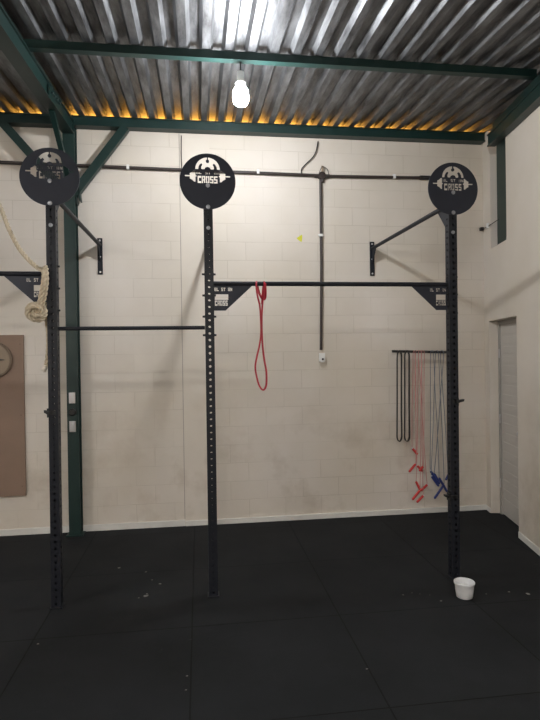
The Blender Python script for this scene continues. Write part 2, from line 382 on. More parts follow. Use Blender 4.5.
fpart('knee_brace', lambda bm: bar(bm, (CX+.04, 5.79, 3.50), (-.715, 5.79, 4.205), .07, .085))
fpart('knee_brace', lambda bm: bar(bm, (CX-.04, 5.79, 3.50), (-1.93, 5.79, 4.205), .07, .085))
def rz(y): return roof_z(y)-.062
def rafter(bm, xx, y1, y2, w_=.115, hh=.14):
    for ww, dz, th in ((w_, -hh, .014), (w_, -.014, .014), (w_*.72, -hh+.014, hh-.028)):
        for s_ in (0,):
            vs = []
            for y in (y1, y2):
                for sx, sz in ((-1, 0), (1, 0), (1, 1), (-1, 1)): vs.append(bm.verts.new((xx+sx*ww/2, y, rz(y)+dz+sz*th)))
            for f in ((0,3,2,1),(4,5,6,7),(0,1,5,4),(1,2,6,5),(2,3,7,6),(3,0,4,7)): bm.faces.new([vs[i] for i in f])
fpart('rafter', lambda bm: rafter(bm, CX, Y0+.1, 5.75))
fpart('knee_brace', lambda bm: bar(bm, (CX, 5.74, 3.62), (CX, 5.10, rz(5.1)-.14), .045, .045))
# splice plates with bolts on the rafter
def f_sp(bm):
    y = 4.95
    bar(bm, (CX+.058, y-.16, rz(y-.16)-.09), (CX+.058, y+.16, rz(y+.16)-.09), .01, .12)
fpart('splice_plate', f_sp)
for k in range(4):
    yy = 4.95+(-.11, -.04, .04, .11)[k]
    fpart('bolt', lambda bm: lathe(bm, [(.012, 0), (.012, .012), (.005, .018)], (CX+.071, yy, rz(yy)-.09), 8, 'x'))
# purlin across the room
PY = 4.26
def f_pur(bm):
    z = roof_z(PY)
    box(bm, (XL+.02, PY-.03, z-.068), (2.86, PY-.024, z-.006)); box(bm, (XL+.02, PY-.024, z-.068), (2.86, PY+.03, z-.062)); box(bm, (XL+.02, PY-.024, z-.012), (2.86, PY+.03, z-.006)); box(bm, (XL+.02, PY+.024, z-.062), (2.86, PY+.03, z-.05))
fpart('purlin', f_pur)
# rafter along the right wall and its column in the niche
def f_rr(bm):
    for ww, dz, th, so in ((.085, -.255, .012, 0), (.085, -.14, .012, 0), (.06, -.243, .103, 0), (.02, -.128, .125, .03)):
        vs = []
        for s in (.44, SE-.3):
            for sx, sz in ((-1, 0), (1, 0), (1, 1), (-1, 1)):
                p = rw(s, -.048+so+sx*ww/2, 0); vs.append(bm.verts.new((p.x, p.y, roof_z(p.y)-.008+dz+sz*th)))
        for f in ((0,3,2,1),(4,5,6,7),(0,1,5,4),(1,2,6,5),(2,3,7,6),(3,0,4,7)): bm.faces.new([vs[i] for i in f])
fpart('rafter', f_rr)
def f_rc(bm):
    b2 = bmesh.new(); box(b2, (.39, .025, 2.965), (.70, .035, 4.08)); box(b2, (.39, .125, 2.965), (.70, .135, 4.08)); box(b2, (.55, .035, 2.965), (.58, .125, 4.08)); b2.transform(MW)
    me_ = bpy.data.meshes.new('t'); b2.to_mesh(me_); b2.free(); bm.from_mesh(me_); bpy.data.meshes.remove(me_)
sc = empty('steel_column', rw(.57, .08, 2.96)); tag(sc, 'dark green steel column standing in the tall niche of the right wall', 'column')
bm = bmesh.new(); f_rc(bm); bm.transform(Matrix.Translation(-V(sc.location))); mesh_obj('column', bm, M_green, sc)
# small hook block with a wire stretched across the niche
hk = empty('wire_hook', at_wall(481.5, 229, .02)); tag(hk, 'tiny black hook block and wire at the corner beside the wall niche', 'hook')
bm = bmesh.new(); box(bm, (-.02, -.028, -.02), (.014, .012, .016), .003); mesh_obj('block', bm, M_hook, hk)
bm = bmesh.new(); e = rw(.452, .018, 3.235)-V(hk.location); sweep(bm, spline([(.0, -.02, 0), e*.35+V((0, 0, -.012)), e*.7+V((-.01, 0, -.012)), e], 6), .004, 6); mesh_obj('wire', bm, M_cable, hk, True)
bm = bmesh.new(); p = rw(.20, -.014, 3.235)-V(hk.location); box(bm, p-V((.012, .012, .035)), p+V((.008, .010, .02)), .003); mesh_obj('white_clip', bm, M_white, hk)

# steel latch fittings on the green column
lt = empty('column_bracket', (CX, 5.7295, 1.265)); tag(lt, 'small silver and dark bracket fitting on the front of the green column', 'bracket')
bm = bmesh.new(); box(bm, (-.042, -.008, -.19), (.038, .0, .19), .002); mesh_obj('backing_plate', bm, M_green, lt)
for z in (.145, -.145):
    bm = bmesh.new(); box(bm, (-.032, -.022, z-.055), (.030, -.008, z+.055), .004); box(bm, (-.018, -.030, z-.03), (.016, -.022, z+.03), .003); mesh_obj('steel_plate', bm, M_steel, lt)
bm = bmesh.new(); lathe(bm, [(.036, -.008), (.036, -.022), (.026, -.028), (.026, -.018), (.004, -.018)], seg=20, axis='y'); mesh_obj('eye_socket', bm, M_black, lt, False)

# ------------------------------------------------------------------ letters and marks cut through the plates
LET = {
 'C': [[(0,0),(1,0),(1,.3),(.34,.3),(.34,.7),(1,.7),(1,1),(0,1)]],
 'R': [[(0,0),(.32,0),(.32,1),(0,1)], [(.42,1),(1,1),(1,.45),(.86,.4),(1,0),(.68,0),(.56,.34),(.42,.34),(.42,.58),(.66,.58),(.66,.78),(.42,.78)]],
 'O': [[(0,0),(.44,0),(.44,.26),(.32,.26),(.32,.74),(.44,.74),(.44,1),(0,1)], [(1,0),(1,1),(.56,1),(.56,.74),(.68,.74),(.68,.26),(.56,.26),(.56,0)]],
 'S': [[(0,0),(1,0),(1,.6),(.34,.6),(.34,.76),(1,.76),(1,1),(0,1),(0,.4),(.66,.4),(.66,.24),(0,.24)]],
 'B': [[(0,0),(.3,0),(.3,1),(0,1)], [(.4,0),(1,0),(1,1),(.4,1),(.4,.8),(.68,.8),(.68,.6),(.4,.6),(.4,.4),(.68,.4),(.68,.2),(.4,.2)]],
 'L': [[(0,0),(1,0),(1,.28),(.34,.28),(.34,1),(0,1)]],
 'T': [[(.33,0),(.67,0),(.67,.7),(1,.7),(1,1),(0,1),(0,.7),(.33,.7)]],
 'N': [[(0,0),(.3,0),(.3,.45),(.7,0),(1,0),(1,1),(.7,1),(.7,.55),(.3,1),(0,1)]],
}
def text(s, u0, u1, v0, v1, gap=.22):
    n = len(s); cw = (u1-u0)/(n+(n-1)*gap); out = []
    for i, ch in enumerate(s):
        if ch == ' ': continue
        a = u0+i*cw*(1+gap)
        for pl in LET[ch]: out.append([(a+x_*cw, v0+y_*(v1-v0)) for x_, y_ in pl])
    return out
PX = .00743
def circle(u, v, r, n=48): return [(u+r*math.cos(2*PI*k/n), v+r*math.sin(2*PI*k/n)) for k in range(n)]
def disc_polys(R=.208):
    P = [circle(0, 0, R, 96)]
    # half weight plate above the name
    cv = 11.9; ro = 12.3
    arc = [(ro*math.cos(a), cv+ro*math.sin(a)) for a in [PI*k/30 for k in range(0, 14)]]
    arc += [(.55, cv+ro), (.55, cv+9.9)]
    arc += [(1.7*math.cos(a), cv+8.4+1.7*math.sin(a)) for a in [PI/2-.35-(2*PI-.7)*k/10 for k in range(11)]]
    arc += [(-.55, cv+9.9), (-.55, cv+ro)]
    arc += [(ro*math.cos(a), cv+ro*math.sin(a)) for a in [PI*k/30 for k in range(17, 31)]]
    # underside: two curved slots and the hub notch
    und = [(-9.4, cv), (-9.0, cv+2.6), (-7.6, cv+5.2), (-6.0, cv+6.0), (-5.2, cv+4.8), (-6.2, cv+3.2), (-6.4, cv+1.2), (-5.8, cv), (-3.2, cv), (-2.2, cv+1.9), (0, cv+2.7)]
    arc += und + [(-a, b) for a, b in und[::-1][1:]]
    P.append([(a*PX, b*PX) for a, b in arc])
    P += text('BL ST BN', -11.6*PX, 12*PX, 7.2*PX, 10.4*PX)
    P += text('CROSS', -10.0*PX, 9.8*PX, -1.9*PX, 5.6*PX, .16)
    bb = [(-11.2, .8), (-12.2, .8), (-12.2, 5.9), (-13.6, 5.9), (-14.9, 4.6), (-16.2, 3.6), (-17.8, 3.0), (-17.8, .75), (-22.6, .75), (-22.6, -.75), (-17.8, -.75), (-17.8, -3.0), (-16.2, -3.6), (-14.9, -4.6), (-13.6, -5.9), (-12.2, -5.9), (-12.2, -.8), (-11.2, -.8)]
    P.append([(a*PX, (b+5.3)*PX) for a, b in bb]); P.append([(-a*PX, (b+5.3)*PX) for a, b in bb[::-1]])
    return P
disc_me = plate(disc_polys(), .008)
def gusset_polys(side):
    s = side
    P = [[(s*0, .016), (s*.30, .016), (s*.30, -.012), (s*.090, -.205), (0, -.205)]]
    a, b = sorted((s*.008, s*.142)); P += text('BL ST BN', a, b, -.057, -.031)
    a, b = sorted((s*.010, s*.112))
    if s > 0: P.append([(a, -.124), (b, -.124), (b, -.081), (a, -.081)])
    else: P.append([(a+.02, -.124), (b, -.124), (b, -.081), (a+.02, -.081)])
    P += text('CROSS', a+(.02 if s < 0 else 0), b-(.006 if s > 0 else 0), -.168, -.128, .2)
    return P

# ------------------------------------------------------------------ the rig: uprights bolted together and to the wall
rig = empty('pull_up_rig', (.085, RACK_Y+.035, 0)); tag(rig, 'dark navy steel pull-up rig with round sign plates, crossbars and wall braces', 'gym rig')
RO = V(rig.location)
PW = .068
def upright_mesh(z0, z1):
    bm = bmesh.new(); hw = PW/2; step = .05; n = int((z1-z0)/step)
    for k in range(n):
        za, zb = z0+k*step, z0+(k+1)*step; zc = (za+zb)/2
        for rot in range(4):
            outer_ = [(hw, 0), (hw, .025), (0, .025), (-hw, .025), (-hw, 0), (-hw, -.025), (0, -.025), (hw, -.025)]
            inner_ = [(.0105*math.cos(PI*i/4), .0105*math.sin(PI*i/4)) for i in range(8)]
            R4 = Matrix.Rotation(rot*PI/2, 3, 'Z')
            A = [bm.verts.new(R4 @ V((a, -hw, zc+b))) for a, b in outer_]; B = [bm.verts.new(R4 @ V((a, -hw, zc+b))) for a, b in inner_]
            for i in range(8): bm.faces.new((A[i], A[(i+1) % 8], B[(i+1) % 8], B[i]))
    bmesh.ops.remove_doubles(bm, verts=bm.verts, dist=1e-5)
    bmesh.ops.recalc_face_normals(bm, faces=bm.faces)
    me = bpy.data.meshes.new('upright'); bm.to_mesh(me); bm.free(); return me
up_me = upright_mesh(.008, 3.108)
def bolt_bm(c, ax='y', r=.013, l=.010, sgn=-1):
    bm = bmesh.new(); prof = [(r*1.25, 0), (r*1.25, sgn*l*.25), (r, sgn*l*.3), (r, sgn*l), (r*.55, sgn*l*1.05)]
    lathe(bm, prof, c, 12, ax); return bm
# x, base px lean, brace x at wall
posts = [(-1.049, -1.008, .0026), (.085, .105, .001), (2.021, 1.945, .003), (-2.99, -2.97, 0)]
nz_side = {0: [2.48, 2.32, 2.16], 1: [2.43, 2.27, 2.11, 1.97], 2: [2.42, 2.28, 2.13], 3: [2.4]}
for i, (px_, bx, lean) in enumerate(posts):
    yc = RACK_Y + RS*px_ + PW/2
    base = V((px_, yc, 0)) - RO
    u = link('upright', up_me if i == 0 else up_me.copy(), M_rack, rig); u.location = base; u.rotation_euler = (0, lean, 0)
    s_ = u.modifiers.new('wall', 'SOLIDIFY'); s_.thickness = .003; s_.offset = -1
    def sub(name, bm_, m_, par=u, smooth=False): return mesh_obj(name, bm_, m_, par, smooth)
    dz = 3.117
    dm = disc_me if i == 0 else disc_me.copy()
    d = link('sign_disc', dm, M_disc, u); d.location = (0, -PW/2-.006, dz); d['label'] = 'round plate with cut-through lettering and plate mark'
    for z in (dz-.030, dz-.190): sub('bolt', bolt_bm((0, -PW/2-.010, z)), M_bolt)
    sub('bolt', bolt_bm((0, -PW/2, dz-.345), r=.012), M_bolt)
    bmb = bmesh.new(); box(bmb, (-.044, -.044, .001), (.044, .044, .008), .002); sub('base_plate', bmb, M_rack)
    for k, z in enumerate(nz_side[i]):
        sub('side_bolt', bolt_bm((PW/2, 0, z), 'x', .008, .016, 1), M_hook)
        if i in (1, 2): sub('side_bolt', bolt_bm((-PW/2, 0, z), 'x', .008, .018 if i == 1 else .01, -1), M_hook)
    # brace back to the wall, with its bracket
    b0 = V((px_+(-.02 if i == 2 else (.02 if i == 0 else 0)), yc+PW/2+.001, 2.995))-RO; b1 = V((bx, WALL_Y-.012, 2.995))-RO
    bmb = bmesh.new(); sweep(bmb, [b0, b1], .019, 14); br = mesh_obj('wall_brace', bmb, M_rack, rig)
    bmb = bmesh.new(); bar(bmb, b1+V((0, .004, -.305)), b1+V((0, .004, .075)), .052, .008, V((0, 1, 0))); mesh_obj('wall_bracket', bmb, M_rack, br)
    for z in (-.28, -.12, .05): mesh_obj('screw', bolt_bm(b1+V((0, .0, z)), r=.008, l=.006), M_steel, br)
    for nm, p3 in (('wall_gusset', [b1+V((0, 0, 0)), b1+V((0, -.15, 0)), b1+V((0, 0, -.17))]), ('upright_gusset', [b0+V((0, 0, 0)), b0+V((0, .15, 0)), b0+V((0, 0, -.17))])):
        bmb = bmesh.new(); A = [bmb.verts.new(p+V((-.003, 0, 0))) for p in p3]; B = [bmb.verts.new(p+V((.003, 0, 0))) for p in p3]
        bmb.faces.new(A); bmb.faces.new(B[::-1])
        for k in range(3): bmb.faces.new((A[k], A[(k+1) % 3], B[(k+1) % 3], B[k]))
        mesh_obj(nm, bmb, M_rack, br)
def crossbar(name, xa, xb, z, r, xclip=None):
    ya_, yb_ = RACK_Y+RS*xa+PW/2, RACK_Y+RS*xb+PW/2
    bm = bmesh.new(); sweep(bm, [V((xa, ya_, z))-RO, V((xb, yb_, z))-RO], r, 16); return mesh_obj(name, bm, M_rack, rig)
for k, (ia, ib, HB) in enumerate(((1, 2, 2.360), (3, 0, 2.425))):
    xa, xb = posts[ia][0]+PW/2, posts[ib][0]-PW/2
    cb_ = crossbar('pull_up_bar', xa, xb, HB, .0175)
    for xx, s in ((xa, 1), (xb, -1)):
        g = link('corner_gusset', plate(gusset_polys(s), .006), M_disc, cb_); g.location = V((xx, RACK_Y+RS*xx+PW/2, HB))-RO
crossbar('lower_bar', posts[0][0]+PW/2, posts[1][0]-PW/2, 2.027, .0145)

# hooks hung in the uprights
def jhook(x_, z, side, label, k_=1.0):
    yc = RACK_Y+RS*x_+PW/2
    e = empty('j_hook', (x_, yc, z)); tag(e, label, 'hook', 'hooks in the uprights')
    hw = PW/2+.001
    bm = bmesh.new(); box(bm, (min(side*hw, side*(hw+.008)), -.03, -.04), (max(side*hw, side*(hw+.008)), .03, .025), .002)
    box(bm, (-.02, -hw-.006, -.018), (.02, -hw, .010), .002); box(bm, (min(0, side*(hw+.008)), -hw-.006, -.016), (max(0, side*(hw+.008)), -.028, .008), .001)
    mesh_obj('plate', bm, M_hook, e)
    bm = bmesh.new(); a = [(hw+.008, -.018), (hw+.008+.05*k_, -.006), (hw+.008+.054*k_, .012), (hw+.008+.044*k_, .010), (hw+.008, .004)]
    A = [bm.verts.new((side*u_, -.018, v_)) for u_, v_ in a]; B = [bm.verts.new((side*u_, .018, v_)) for u_, v_ in a]
    bm.faces.new(A); bm.faces.new(B[::-1])
    for k in range(5): bm.faces.new((A[k], A[(k+1) % 5], B[(k+1) % 5], B[k]))
    mesh_obj('arm', bm, M_hook, e)
jhook(posts[0][0], 1.424, -1, 'black hook at chest height on the upright beside the green column', .45)
jhook(posts[2][0], 1.424, 1, 'black hook at chest height on the upright in front of the band rail')
jhook(posts[2][0], .66, -1, 'low black hook near the foot of the upright above the white tub', .6)

# ------------------------------------------------------------------ red loop band over the pull-up bar
yb_ = RACK_Y+PW/2
def rk(px_, py_, o_=0.0): return at_rack(px_, py_, PW/2+o_)
rb = empty('resistance_band', rk(261, 286)); tag(rb, 'long red loop band looped over the pull-up bar', 'resistance band')
sec = [(-.009, -.006), (.009, -.006), (.009, .006), (-.009, .006)]
def ribbon(pts, closed, nm, m=M_red, org_=None, n=8):
    bm = bmesh.new(); P = spline([V(p)-org_ for p in pts], n, closed); sweep(bm, P, .01, closed=closed, section=sec); return mesh_obj(nm, bm, m, rb)
o0 = V(rb.location)
long_loop = [rk(259.5, 303, -.030), rk(260.5, 315, -.028), rk(261, 332, -.020), rk(259.5, 345, -.018), rk(257, 356, -.018), rk(255.3, 366, -.018), rk(256.3, 375, -.018), rk(259, 385, -.018), rk(263, 390, -.018), rk(266.2, 385, -.016), rk(266.3, 372, -.016), rk(264.3, 360, -.014), rk(262.6, 346, -.012), rk(261.8, 330, -.010), rk(261.8, 315, -.010), rk(262.5, 303, -.014)]
ribbon(long_loop, False, 'hanging_loop', org_=o0)
ribbon([rk(259.5, 304, -.030), rk(257.5, 296, -.030), rk(256.3, 288, -.026), rk(256.3, 283.2, -.010), rk(256.6, 282.2, .010), rk(257.3, 285.5, .025), rk(259.2, 293, .020), rk(262.5, 299, .0), rk(264.8, 298, -.022), rk(265.3, 292, -.026), rk(265, 286, -.025), rk(264.6, 282.6, -.008), rk(264.2, 282.4, .012), rk(263.4, 287, .024), rk(262.7, 296, .010), rk(262.2, 304, -.014)], False, 'hitch', org_=o0)

# ------------------------------------------------------------------ climbing rope draped over the left bar
rp = empty('climbing_rope', at_rack(42, 268)); tag(rp, 'thick tan climbing rope knotted and slung over the bar beside left upright', 'rope')
o1 = V(rp.location)
pts = [(-2.25, 3.45, .55), (-1.9, 3.14, .45)]
P = [V((-1.9, 4.62, 3.45)), at_rack(-14, 178, .40), at_rack(0, 206, .33), at_rack(9, 229, .26), at_rack(19, 248, .19), at_rack(30, 261, .12), at_rack(38, 268, .07), at_rack(42, 269.5, .02), at_rack(44, 273, -.035), at_rack(43.5, 282, -.06), at_rack(41.5, 293, -.06), at_rack(39.5, 303, -.06), at_rack(37, 312, -.055), at_rack(31, 318, -.05), at_rack(27, 313, -.03), at_rack(29, 306, .0), at_rack(36, 304, .01), at_rack(43, 307, -.01), at_rack(45.5, 313, -.03), at_rack(42, 319, -.055), at_rack(35, 320, -.085), at_rack(28.5, 316, -.09), at_rack(29.5, 308.5, -.09), at_rack(35, 306, -.095), at_rack(40.5, 309, -.09), at_rack(41, 315, -.085), at_rack(36, 315.5, -.10), at_rack(33, 312, -.075), at_rack(35, 311, -.04), at_rack(37, 319, -.02), at_rack(40, 320, .03), at_rack(45.5, 318, .06), at_rack(47.5, 325, .06), at_rack(48.5, 338, .06), at_rack(48, 352, .06), at_rack(47, 362, .06), at_rack(45.5, 368, .06)]
P[0] = at_rack(-60, 80, .8)
def rope(pl, nm, R, par=rp):
    bm = bmesh.new(); pp = resample(spline([p-o1 for p in pl], 10), .009); twisted(bm, pp, R); return mesh_obj(nm, bm, M_rope, par, True)
rope(P, 'rope_length', .0165)
# second strand beside the first where it crosses the bar
rope([at_rack(46.5, 318, .07), at_rack(47, 300, .085), at_rack(46.8, 282, .075), at_rack(46.3, 270.5, .045), at_rack(46, 267.5, .012), at_rack(46, 270, -.02), at_rack(46.4, 280, -.035), at_rack(45, 292, -.035), at_rack(42.5, 303, -.035), at_rack(38, 311, -.03)], 'rope_bight', .0175)
bm = bmesh.new(); sweep(bm, [at_rack(46.3, 365.5, .06)-o1, at_rack(43.5, 371.5, .06)-o1], .017, 12); mesh_obj('rope_end_wrap', bm, M_ropecap, rp, True)

# ------------------------------------------------------------------ wall things
# conduits
def wp(px_, py_, o_=.03): return at_wall(px_, py_, o_)
cd = empty('electrical_conduit', wp(322, 176)); tag(cd, 'dark brown surface conduit crossing high on the block wall with a drop pipe', 'conduit')
o2 = V(cd.location)
def cpart(nm, fn, m=M_brown, sm_=False):
    bm = bmesh.new(); fn(bm); bm.transform(Matrix.Translation(-o2)); return mesh_obj(nm, bm, m, cd, sm_)
cpart('pipe', lambda bm: sweep(bm, [wp(-200, 153.5), wp(0, 162.3), wp(180, 169.8), wp(318, 175.5)], .017, 12))
cpart('pipe', lambda bm: sweep(bm, [wp(327, 176.2), wp(428, 177.8)], .016, 12))
cpart('drop_pipe', lambda bm: sweep(bm, [wp(320.6, 180), wp(321.4, 270), wp(321, 350)], .0155, 12))
for a in ((258, 172), (394, 176.8), (128, 167.4)): cpart('pipe_clip', lambda bm: box(bm, wp(*a)-V((.014, .022, .024)), wp(*a)+V((.014, .018, .024)), .003), M_white)
cpart('pipe_clip', lambda bm: box(bm, wp(320.8, 235.4)-V((.026, .022, .014)), wp(320.8, 235.4)+V((.022, .018, .014)), .003), M_white)
def jb(bm):
    c = wp(322, 176, .03); lathe(bm, [(.040, .028), (.044, .02), (.044, -.015), (.036, -.024), (.008, -.026)], c, 20, 'y')
    for dx, dz_ in ((-1, 0), (1, 0), (0, -1)): sweep(bm, [c+V((dx*.035, 0, dz_*.035)), c+V((dx*.085, 0, dz_*.07))], .021, 12)
cpart('junction_box', jb)
cpart('warning_tag', lambda bm: box(bm, wp(322, 169)-V((.012, .020, .035)), wp(322, 169)+V((.012, -.016, .03)), .003), M_target)
cpart('coupling', lambda bm: sweep(bm, [wp(420, 177.6), wp(430, 177.8)], .024, 12), M_black)
def loops(bm):
    sweep(bm, spline([wp(319, 174, .04), wp(322, 167, .05), wp(327, 169, .05), wp(328.5, 175, .05), wp(325, 178, .05)], 8), .004, 6)
cpart('loose_wire', loops, M_cable)
# socket box at the end of the drop pipe
sk = empty('socket_box', wp(321.5, 357, .0)); tag(sk, 'small white socket box under the conduit drop on the wall', 'socket')
bm = bmesh.new(); box(bm, (-.03, -.045, -.05), (.032, -.001, .045), .006); mesh_obj('box', bm, M_white, sk)
bm = bmesh.new(); box(bm, (-.016, -.052, -.058), (.020, -.0455, .012), .004); mesh_obj('socket_face', bm, M_white, sk)
bm = bmesh.new(); lathe(bm, [(.012, -.0525), (.012, -.056), (.004, -.0565)], (.002, 0, -.024), 12, 'y'); mesh_obj('plug_hole', bm, M_hook, sk)
# thin cable from the beam to the conduit
def hang(nm, pl, r, label, m=M_cable):
    bm = bmesh.new(); c = V(pl[0]); sweep(bm, spline([V(p)-c for p in pl], 8), r, 8); o_ = mesh_obj(nm, bm, m, None, True); o_.location = c; tag(o_, label, 'cable'); return o_
hang('cable', [wp(318, 141.5, .03), wp(316.5, 150, .03), wp(313, 157, .03), wp(306, 164, .03), wp(301.7, 169, .03), wp(301.6, 174, .03)], .006, 'curved black cable hanging from the beam to the conduit beside the junction')
hang('cable', [wp(181.5, 135.5, .02), wp(181.3, 150, .022), wp(181.8, 168, .022)], .0045, 'short straight thin cable from beam to conduit above the middle upright', M_brown)
# sticker
bm = bmesh.new(); y_ = WALL_Y-.0012
pl = [wp(296.4, 238.2, 0), wp(299.3, 236.2, 0), wp(302, 234.5, 0), wp(302.3, 238, 0), wp(301.5, 242.2, 0), wp(299, 240.5, 0)]
c = wp(299.5, 238.5, 0); A = [bm.verts.new(V((p.x, WALL_Y-.003, p.z))-c) for p in pl]; B = [bm.verts.new(V((p.x, WALL_Y-.0005, p.z))-c) for p in pl]
bm.faces.new(A); bm.faces.new(B[::-1])
for k in range(6): bm.faces.new((A[k], A[(k+1) % 6], B[(k+1) % 6], B[k]))
st = mesh_obj('sticker', bm, M_yellow); st.location = c; tag(st, 'small bright yellow torn sticker on the block wall left of the conduit drop', 'sticker')

# plywood board at the left with a round target
bd = empty('plywood_board', (-2.35, WALL_Y-.001, .407)); tag(bd, 'brown plywood board fixed to the block wall left of the rig', 'board')
bm = bmesh.new(); box(bm, (-.62, -.032, 0), (.566, 0, 1.655), .002); mesh_obj('sheet', bm, M_wood, bd)
for z in (.10, .83, 1.56):
    bm = bmesh.new(); lathe(bm, [(.006, -.0322), (.006, -.034), (.003, -.0345)], (.535, 0, z), 10, 'y'); mesh_obj('screw', bm, M_woodedge, bd)
tc_ = at_wall(-6, 360, .033); tg = empty('round_target', (tc_.x, WALL_Y-.0335, tc_.z)); tag(tg, 'round wooden disc with dark rim and black hub mounted on the plywood board', 'wall disc')
bm = bmesh.new(); lathe(bm, [(.185, 0), (.185, -.028), (.178, -.034), (.165, -.034), (.163, -.022)], seg=40, axis='y'); mesh_obj('rim', bm, M_woodedge, tg)
bm = bmesh.new(); lathe(bm, [(.162, -.0225), (.162, -.030), (.155, -.0305)], seg=40, axis='y'); mesh_obj('face', bm, M_target, tg)
bm = bmesh.new()
star = []
for k in range(16):
    r_ = .125 if k % 4 == 0 else (.05 if k % 2 == 0 else .035); star.append((r_*math.cos(2*PI*k/16), r_*math.sin(2*PI*k/16)))
A = [bm.verts.new((a, -.0395, b)) for a, b in star]; B = [bm.verts.new((a, -.0310, b)) for a, b in star]
bm.faces.new(A); bm.faces.new(B[::-1])
for k in range(16): bm.faces.new((A[k], A[(k+1) % 16], B[(k+1) % 16], B[k]))
mesh_obj('hub', bm, M_black, tg)

# ------------------------------------------------------------------ band rail and what hangs on it
RD = .085
def wr(px_, py_, o_=RD): return at_wall(px_, py_, o_)
r0, r1 = wr(392, 351.3), wr(449, 352.2)
rl = empty('band_rail', ((r0.x+r1.x)/2, WALL_Y, r0.z)); tag(rl, 'black steel storage rail fixed to the wall behind the right upright', 'storage rail')
o3 = V(rl.location)
bm = bmesh.new(); bar(bm, r0-o3, r1-o3, .012, .028); mesh_obj('flat_bar', bm, M_black, rl)
for t in (.16, .90):
    p = r0.lerp(r1, t)-o3; bm = bmesh.new(); bar(bm, p, V((p.x, -.001, p.z)), .02, .02); mesh_obj('standoff', bm, M_black, rl)
pegx = [397, 401.5, 405.5, 409.5, 414.5, 420, 430, 437]
for a in (399.4, 407, 414, 419, 424, 432, 437, 442):
    p = wr(a, 352.2)-o3; bm = bmesh.new(); sweep(bm, spline([p+V((0, -.004, .002)), p+V((0, -.085, .0)), p+V((0, -.105, .003)), p+V((0, -.110, .014))], 4), .005, 8); mesh_obj('peg', bm, M_black, rl, True)
def band_loop(xc, wpx, ybot, label):
    c = wr(xc, 353); e = empty('loop_band', c); tag(e, label, 'resistance band', 'black loop bands on the rail')
    L_, R_ = xc-wpx/2, xc+wpx/2; O_ = RD+.026
    P_ = [wr(xc, 350.6, O_), wr(R_-.6, 353, O_), wr(R_, 358, O_), wr(R_, 380, O_), wr(R_, 410, O_), wr(R_+.2, 430, O_), wr(R_, 438, O_), wr(xc, ybot, O_), wr(L_, 438, O_), wr(L_-.1, 430, O_), wr(L_, 410, O_), wr(L_, 380, O_), wr(L_, 358, O_), wr(L_+.6, 353, O_)]
    bm = bmesh.new(); pts_ = spline([p-c for p in P_], 6, True); sc_ = [(-.009, -.004), (.009, -.0065), (.009, .0065), (-.009, .0065)]
    sweep(bm, pts_, .006, closed=True, section=sc_); mesh_obj('band', bm, M_black, e)
band_loop(399.4, 4.2, 441.3, 'black loop band on the rail, the one nearest the rail left end')
band_loop(407, 4.4, 441.3, 'black loop band on the rail, second from its left end beside the red tubes')
def tube_set(xt, hs, mt, mh, label, sw=1.6, dep=.0, extra=()):
    c = wr(xt, 352.5); e = empty('resistance_tube', c); tag(e, label, 'resistance band', ('red' if xt < 428 else 'blue')+' handled tube bands on the rail')
    O_ = RD+.026+dep
    (a0, a1), (b0_, b1_) = hs
    la = wr(xt-sw, 356, O_); lb = wr(xt+sw, 356, O_); top = wr(xt, 350.8, O_)
    ha, hb = wr(*a0, O_), wr(*b0_, O_)
    def mid(p, q, t, sx=0): m = p.lerp(q, t); return m+V((sx, 0, 0))
    P_ = [ha, mid(la, ha, .93, -.004), mid(la, ha, .6, -.006 if xt < 425 else .0), mid(la, ha, .3), la, top, lb, mid(lb, hb, .3), mid(lb, hb, .6, .006), mid(lb, hb, .93, .004), hb]
    bm = bmesh.new(); sweep(bm, spline([p-c for p in P_], 7), .0038, 8); mesh_obj('tube', bm, mt, e, True)
    for (h0, h1) in hs:
        p0, p1 = wr(*h0, O_)-c, wr(*h1, O_+.02)-c; dd = (p1-p0).normalized(); side = V((0, 1, 0)).cross(dd).normalized()
        bm = bmesh.new(); n_ = 12; pp = [p0.lerp(p1, k/n_) for k in range(n_+1)]; rd = [.008]+[.0125+.0015*(k % 2) for k in range(1, n_)]+[.008]
        sweep(bm, pp, .012, 10, radii=rd); h_ = mesh_obj('handle', bm, mh, e, True)
    m0 = wr(*hs[0][0], O_)-c; bm = bmesh.new(); bmesh.ops.create_uvsphere(bm, u_segments=10, v_segments=8, radius=.011, matrix=Matrix.Translation(m0)); mesh_obj('ring', bm, M_steel, e, True)
R_L = 'red tube band with foam handles, '
tube_set(414, (((412.3, 448.4), (417.6, 454.5)), ((415.6, 464), (409, 472))), M_pink, M_redh, R_L+'its handles highest of the red ones', 1.0, .0)
tube_set(417, (((417, 465.5), (422.9, 471.5)), ((416.0, 481.5), (420.9, 491.3))), M_pink, M_redh, R_L+'one handle above the other in mid bundle', 1.5, .025)
tube_set(420, (((427.3, 484.6), (420.8, 490.8)), ((419.7, 490.6), (412.3, 499.8))), M_pink, M_redh, R_L+'handle reaching lowest at the left', 1.4, .05)
tube_set(423, (((423.4, 495.6), (416.8, 502.4)), ((423.0, 466.5), (419.4, 471.0))), M_pink, M_redh, R_L+'rightmost of the red ones with the lowest handle', 1.4, .075)
B_L = 'blue-handled grey tube band, '
tube_set(432, (((430.5, 470.5), (437.0, 481.5)), ((439.0, 477.7), (447.4, 492.2))), M_grey, M_blue, B_L+'leftmost of the three', 1.6, .0)
tube_set(437, (((431.5, 476.0), (438.8, 486.2)), ((444.0, 484.6), (434.4, 498.6))), M_grey, M_blue, B_L+'its handle crossing lowest', 1.6, .03)
tube_set(442, (((448.7, 474.2), (445.8, 480.0)), ((434.0, 473.5), (439.6, 484.0))), M_grey, M_blue, B_L+'closest to the upright, handle tip beside it', 1.6, .065)

